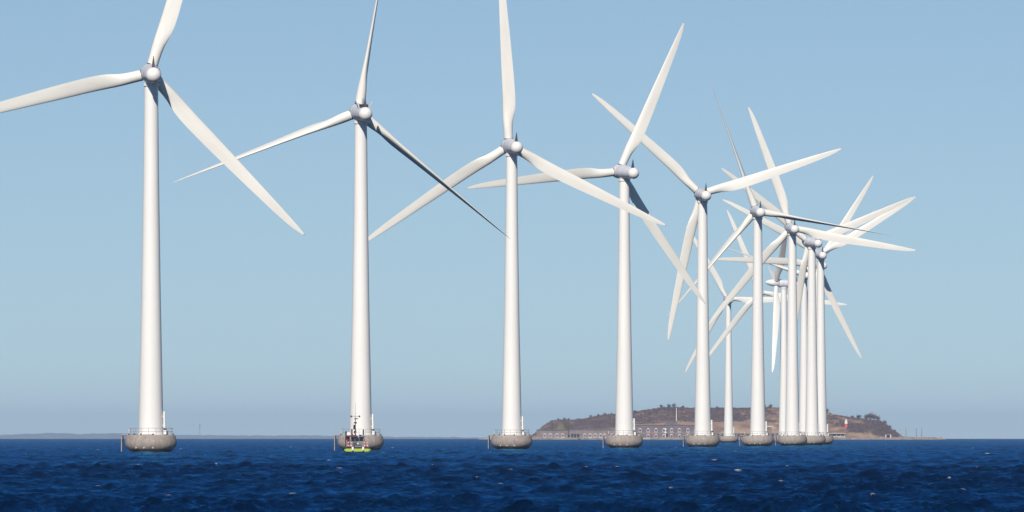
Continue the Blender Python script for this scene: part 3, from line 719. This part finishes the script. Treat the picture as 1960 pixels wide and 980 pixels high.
def pose(t, tx, by, yaw, phi, pitch, label):
    s = (836 - by) / (HUB - EYE); D = FPX / s; X = (tx - 980) / s
    t.location = (X, D, 0); psi, ph = math.radians(yaw), math.radians(phi)
    f = Vector((-math.sin(psi) * math.cos(TILT), math.cos(psi) * math.cos(TILT), math.sin(TILT)))
    h = Vector((math.cos(psi), math.sin(psi), 0)); u = h.cross(f)
    rot = Euler((TILT, 0, psi)); C = Vector((0, 0, NAC)) + f * FRONT
    k = 0
    for ch in t.children:
        n = ch.name.split('.')[0]
        if n == 'nacelle': ch.location = (0, 0, NAC); ch.rotation_euler = rot
        elif n == 'hub': ch.location = C; ch.rotation_euler = rot
        elif n == 'blade':
            a = ph + k * 2 * math.pi / 3; k += 1
            d = h * math.cos(a) + u * math.sin(a); tr = h * math.sin(a) - u * math.cos(a)
            mt = Matrix((tr, f, d)).transposed().to_4x4() @ Matrix.Rotation(math.radians(pitch), 4, 'Z')
            ch.rotation_euler = mt.to_euler(); ch.location = C
        elif n in ('tower', 'foundation'): pass
    tag(t, label, 'wind turbine', 'offshore wind turbines in a curved row')
turbs = [proto] + [copy_tree(proto) for _ in TURB[1:]]
for t, a in zip(turbs, TURB): pose(t, *a)
def child(t, name): return next(c for c in t.children if c.name.split('.')[0] == name)
# second turbine: tail hatch standing open
nc = child(turbs[1], 'nacelle')
m = MB(); m.box((-.1, -4.0, 1.5), (1.5, 1.3, .5)); m.build('hatch_opening', M['dark'], nc, smooth=False)
for x, ry in ((-1.15, -25), (.95, 20)):
    m = MB(); m.box((0, 0, .6), (.09, 1.5, 1.3)); o = m.build('hatch_door', M['nacelle'], nc, smooth=False); o.location = (x, -3.9, 1.25); o.rotation_euler = (0, math.radians(ry), 0)
m = MB(); m.tube((-.35, -4.6, 1.3), (-.35, -4.6, 2.9), .07); m.build('lightning_rod', M['darkmetal'], nc)
# eighth turbine: low sensor bar in place of the fin
nc = child(turbs[7], 'nacelle')
old = child(nc, 'wind_vane_mast'); bpy.data.objects.remove(old)
m = MB(); m.tube((0, -5.2, 1.0), (0, -5.2, 1.85), .05); m.tube((-.9, -5.2, 1.85), (1.1, -5.2, 1.8), .09); m.box((-.85, -5.2, 1.9), (.4, .3, .32)); m.box((1.0, -5.2, 1.85), (.34, .3, .26)); m.build('sensor_bar', M['darkmetal'], nc)

# ------------------------------------------------------------------ service boat at the second turbine
def boat():
    D = 1415.0; k = D / FPX; r = empty('service_boat', ((684 - 980) * k, D, 0))
    W, L = 3.9, 11.0
    m = MB(); st = [(0, 1.0, 1.0), (.25, 1, 1), (3, 1.02, 1), (7, .95, 1.05), (9.5, .6, 1.15), (11, .06, 1.25)]
    vv = []; ff = []; prof = [(-.62, -.45), (-.9, -.1), (-1, .35), (-1, .86), (1, .86), (1, .35), (.9, -.1), (.62, -.45)]
    for y, w, hz in st: vv += [(x * W / 2 * w, y, z * (hz if z > 0 else 1)) for x, z in prof]
    n = len(prof)
    for i in range(len(st) - 1): ff += [(i * n + j, i * n + (j + 1) % n, (i + 1) * n + (j + 1) % n, (i + 1) * n + j) for j in range(n)]
    ff += [tuple(range(n)), tuple(range((len(st) - 1) * n, len(st) * n))]
    m.add(vv, ff); m.build('hull', M['hull'], r, smooth=False)
    m = MB()
    for x0, x1 in ((-1.97, -.88), (-.62, .88), (1.12, 1.97)): m.box(((x0 + x1) / 2, -.16, .38), (x1 - x0, .3, .56), bevel=.08)
    for s in (-1, 1): m.box((s * 2.06, 4.0, .42), (.24, 8.0, .4), bevel=.08)
    m.build('rubbing_band', M['lime'], r)
    for x in (-.75, 1.0):
        m = MB(); m.lathe([(0, .28), (.17, .34), (.24, .62), (.17, .9), (.05, .98), (0, 1.0)], 14, c=(x, -.32, 0)); m.build('fender', M['white'], r)
    # wheelhouse
    m = MB(); m.prism([(-1.35, .92), (1.3, .92), (1.2, 2.1), (1.0, 2.62), (-1.1, 2.62), (-1.3, 2.1)], 3.0, 6.6); wh = m.build('wheelhouse', M['boatgrey'], r, smooth=False)
    for x, w in ((-.78, .55), (-.1, .6), (.6, .6)): m = MB(); m.box((x, 2.97, 2.2), (w, .06, .5), bevel=.02); m.build('window', M['glass'], wh, smooth=False)
    m = MB(); m.box((-.45, 2.97, 1.45), (.65, .06, 1.0)); m.build('door', M['darkmetal'], wh, smooth=False)
    m = MB(); m.box((-1.0, 4.4, 2.78), (1.9, 3.6, .3), bevel=.05); m.build('roof', M['maroon'], wh)
    m = MB(); m.box((.75, 4.2, 2.72), (1.1, 3.0, .18), bevel=.04); m.build('roof_panel', M['boatgrey'], wh)
    m = MB(); m.box((.45, 3.6, 2.92), (.4, .9, .24), bevel=.05); m.build('canvas_roll', M['bluec'], wh)
    m = MB(); m.lathe([(0, 2.82), (.3, 2.85), (.33, 3.1), (.2, 3.3), (0, 3.35)], 16, c=(.02, 3.4, 0)); m.build('radar_dome', M['white'], wh)
    # dark side housing at the left and white raft canister on it
    m = MB(); m.box((-1.75, 4.2, 1.75), (.75, 2.4, 1.8), bevel=.08); sh = m.build('deck_housing', M['hull'], r)
    m = MB(); m.box((-1.85, 2.97, 1.95), (.22, .06, .4)); m.build('warning_panel', M['red'], sh, smooth=False)
    m = MB(); m.tube((-1.55, 3.4, 3.15), (-1.55, 4.6, 3.15), .34, n=14); m.box((-1.55, 4.0, 2.73), (.3, .9, .2)); m.build('raft_canister', M['white'], sh)
    m = MB(); m.box((-1.98, 3.5, 3.1), (.26, .3, 1.0), bevel=.04); m.build('exhaust_stack', M['hull'], sh)
    for s, c in ((-1, -1.3), (1, 1.45)):
        m = MB(); m.ring((c, .25, 1.42), .36, .12, 28, 10, axis='y'); lb = m.build('lifebuoy', M['orange'], r)
        for a in (45, 135, 225, 315):
            q = math.radians(a); w = MB(); w.box((0, 0, 0), (.26, .26, .11)); o = w.build('buoy_band', M['white'], lb, smooth=False); o.location = (c + .36 * math.cos(q), .25, 1.42 + .36 * math.sin(q)); o.rotation_euler = (0, -q, 0)
    m = MB()
    for x in (-1.85, -.9, .95, 1.85): m.tube((x, .12, .9), (x, .12, 1.75), .045, n=8)
    for z in (1.32, 1.75): m.tube((-1.85, .12, z), (-.9, .12, z), .035, n=8); m.tube((.95, .12, z), (1.85, .12, z), .035, n=8)
    m.tube((-.9, .12, 1.75), (.95, .12, 1.75), .045, n=8); m.tube((-.9, .12, .9), (-.9, .12, 1.75), .07, n=8)
    m.build('stern_rail', M['galv'], r)
    m = MB(); m.box((.1, 1.3, 1.1), (1.1, 1.0, .5), bevel=.06); m.build('engine_box', M['boatgrey'], r)
    m = MB(); m.lathe([(0, 1.36), (.16, 1.4), (.19, 1.55), (0, 1.68)], 14, c=(.08, 1.1, 0)); m.build('deck_lamp', M['white'], r)
    # mast
    m = MB(); m.tube((-.42, 4.6, 2.9), (-.42, 4.6, 5.9), .09, .06, 8); m.tube((-.42, 4.6, 5.9), (-.42, 4.6, 8.4), .03, .015, 6); m.tube((-1.15, 4.6, 6.15), (.3, 4.6, 6.15), .035, n=6)
    m.tube((-.42, 4.6, 4.2), (-.1, 3.4, 2.9), .04, n=6); ms = m.build('mast', M['darkmetal'], r)
    for x in (-1.12, .26): m = MB(); m.lathe([(0, 5.95), (.13, 5.97), (.13, 6.25), (0, 6.3)], 10, c=(x, 4.6, 0)); m.build('navigation_light', M['darkmetal'], ms)
    m = MB(); m.box((-.3, 4.45, 5.75), (.6, .3, .2), bevel=.04); m.build('radar_scanner', M['boatgrey'], ms)
    m = MB(); m.box((-.4, 4.4, 5.05), (.5, .35, .25), bevel=.04); m.build('searchlight', M['darkmetal'], ms)
    m = MB(); m.box((-.62, 4.5, 4.3), (.28, .3, .8), bevel=.04); m.build('loudhailer', M['hull'], ms)
    m = MB(); m.box((-.55, 4.5, 3.45), (.22, .3, .5), bevel=.04); m.build('antenna_box', M['hull'], ms)
    # dark stanchions on the wheelhouse top
    for x, h, mm in ((-1.0, 1.05, 'hull'), (.95, 1.0, 'hull'), (.75, .85, 'white')):
        m = MB(); m.box((x, 3.8, 2.9 + h / 2), (.22, .3, h), bevel=.05); m.build('vent_post', M[mm], wh)
    tag(r, 'small grey service boat with lime rubbing band and orange lifebuoys at the turbine base', 'boat')
boat()

# ------------------------------------------------------------------ the air
def haze():
    m = MB(); zb, zt = -140.0, 125.0
    m.box((0, 0, (zb + zt) / 2), (92000, 92000, zt - zb)); o = m.build('haze', [], smooth=False)
    mt = bpy.data.materials.new('haze_air'); mt.use_nodes = True; n, l = mt.node_tree.nodes, mt.node_tree.links
    n.remove(n['Principled BSDF']); v = n.new('ShaderNodeVolumePrincipled')
    v.inputs['Color'].default_value = (.66, .79, .95, 1); v.inputs['Density'].default_value = 3.0e-5; v.inputs['Anisotropy'].default_value = 0.0
    l.new(v.outputs[0], n['Material Output'].inputs['Volume'])
    try: mt.cycles.homogeneous_volume = True
    except Exception: pass
    o.data.materials.clear(); o.data.materials.append(mt); tag(o, kind='stuff')
haze()
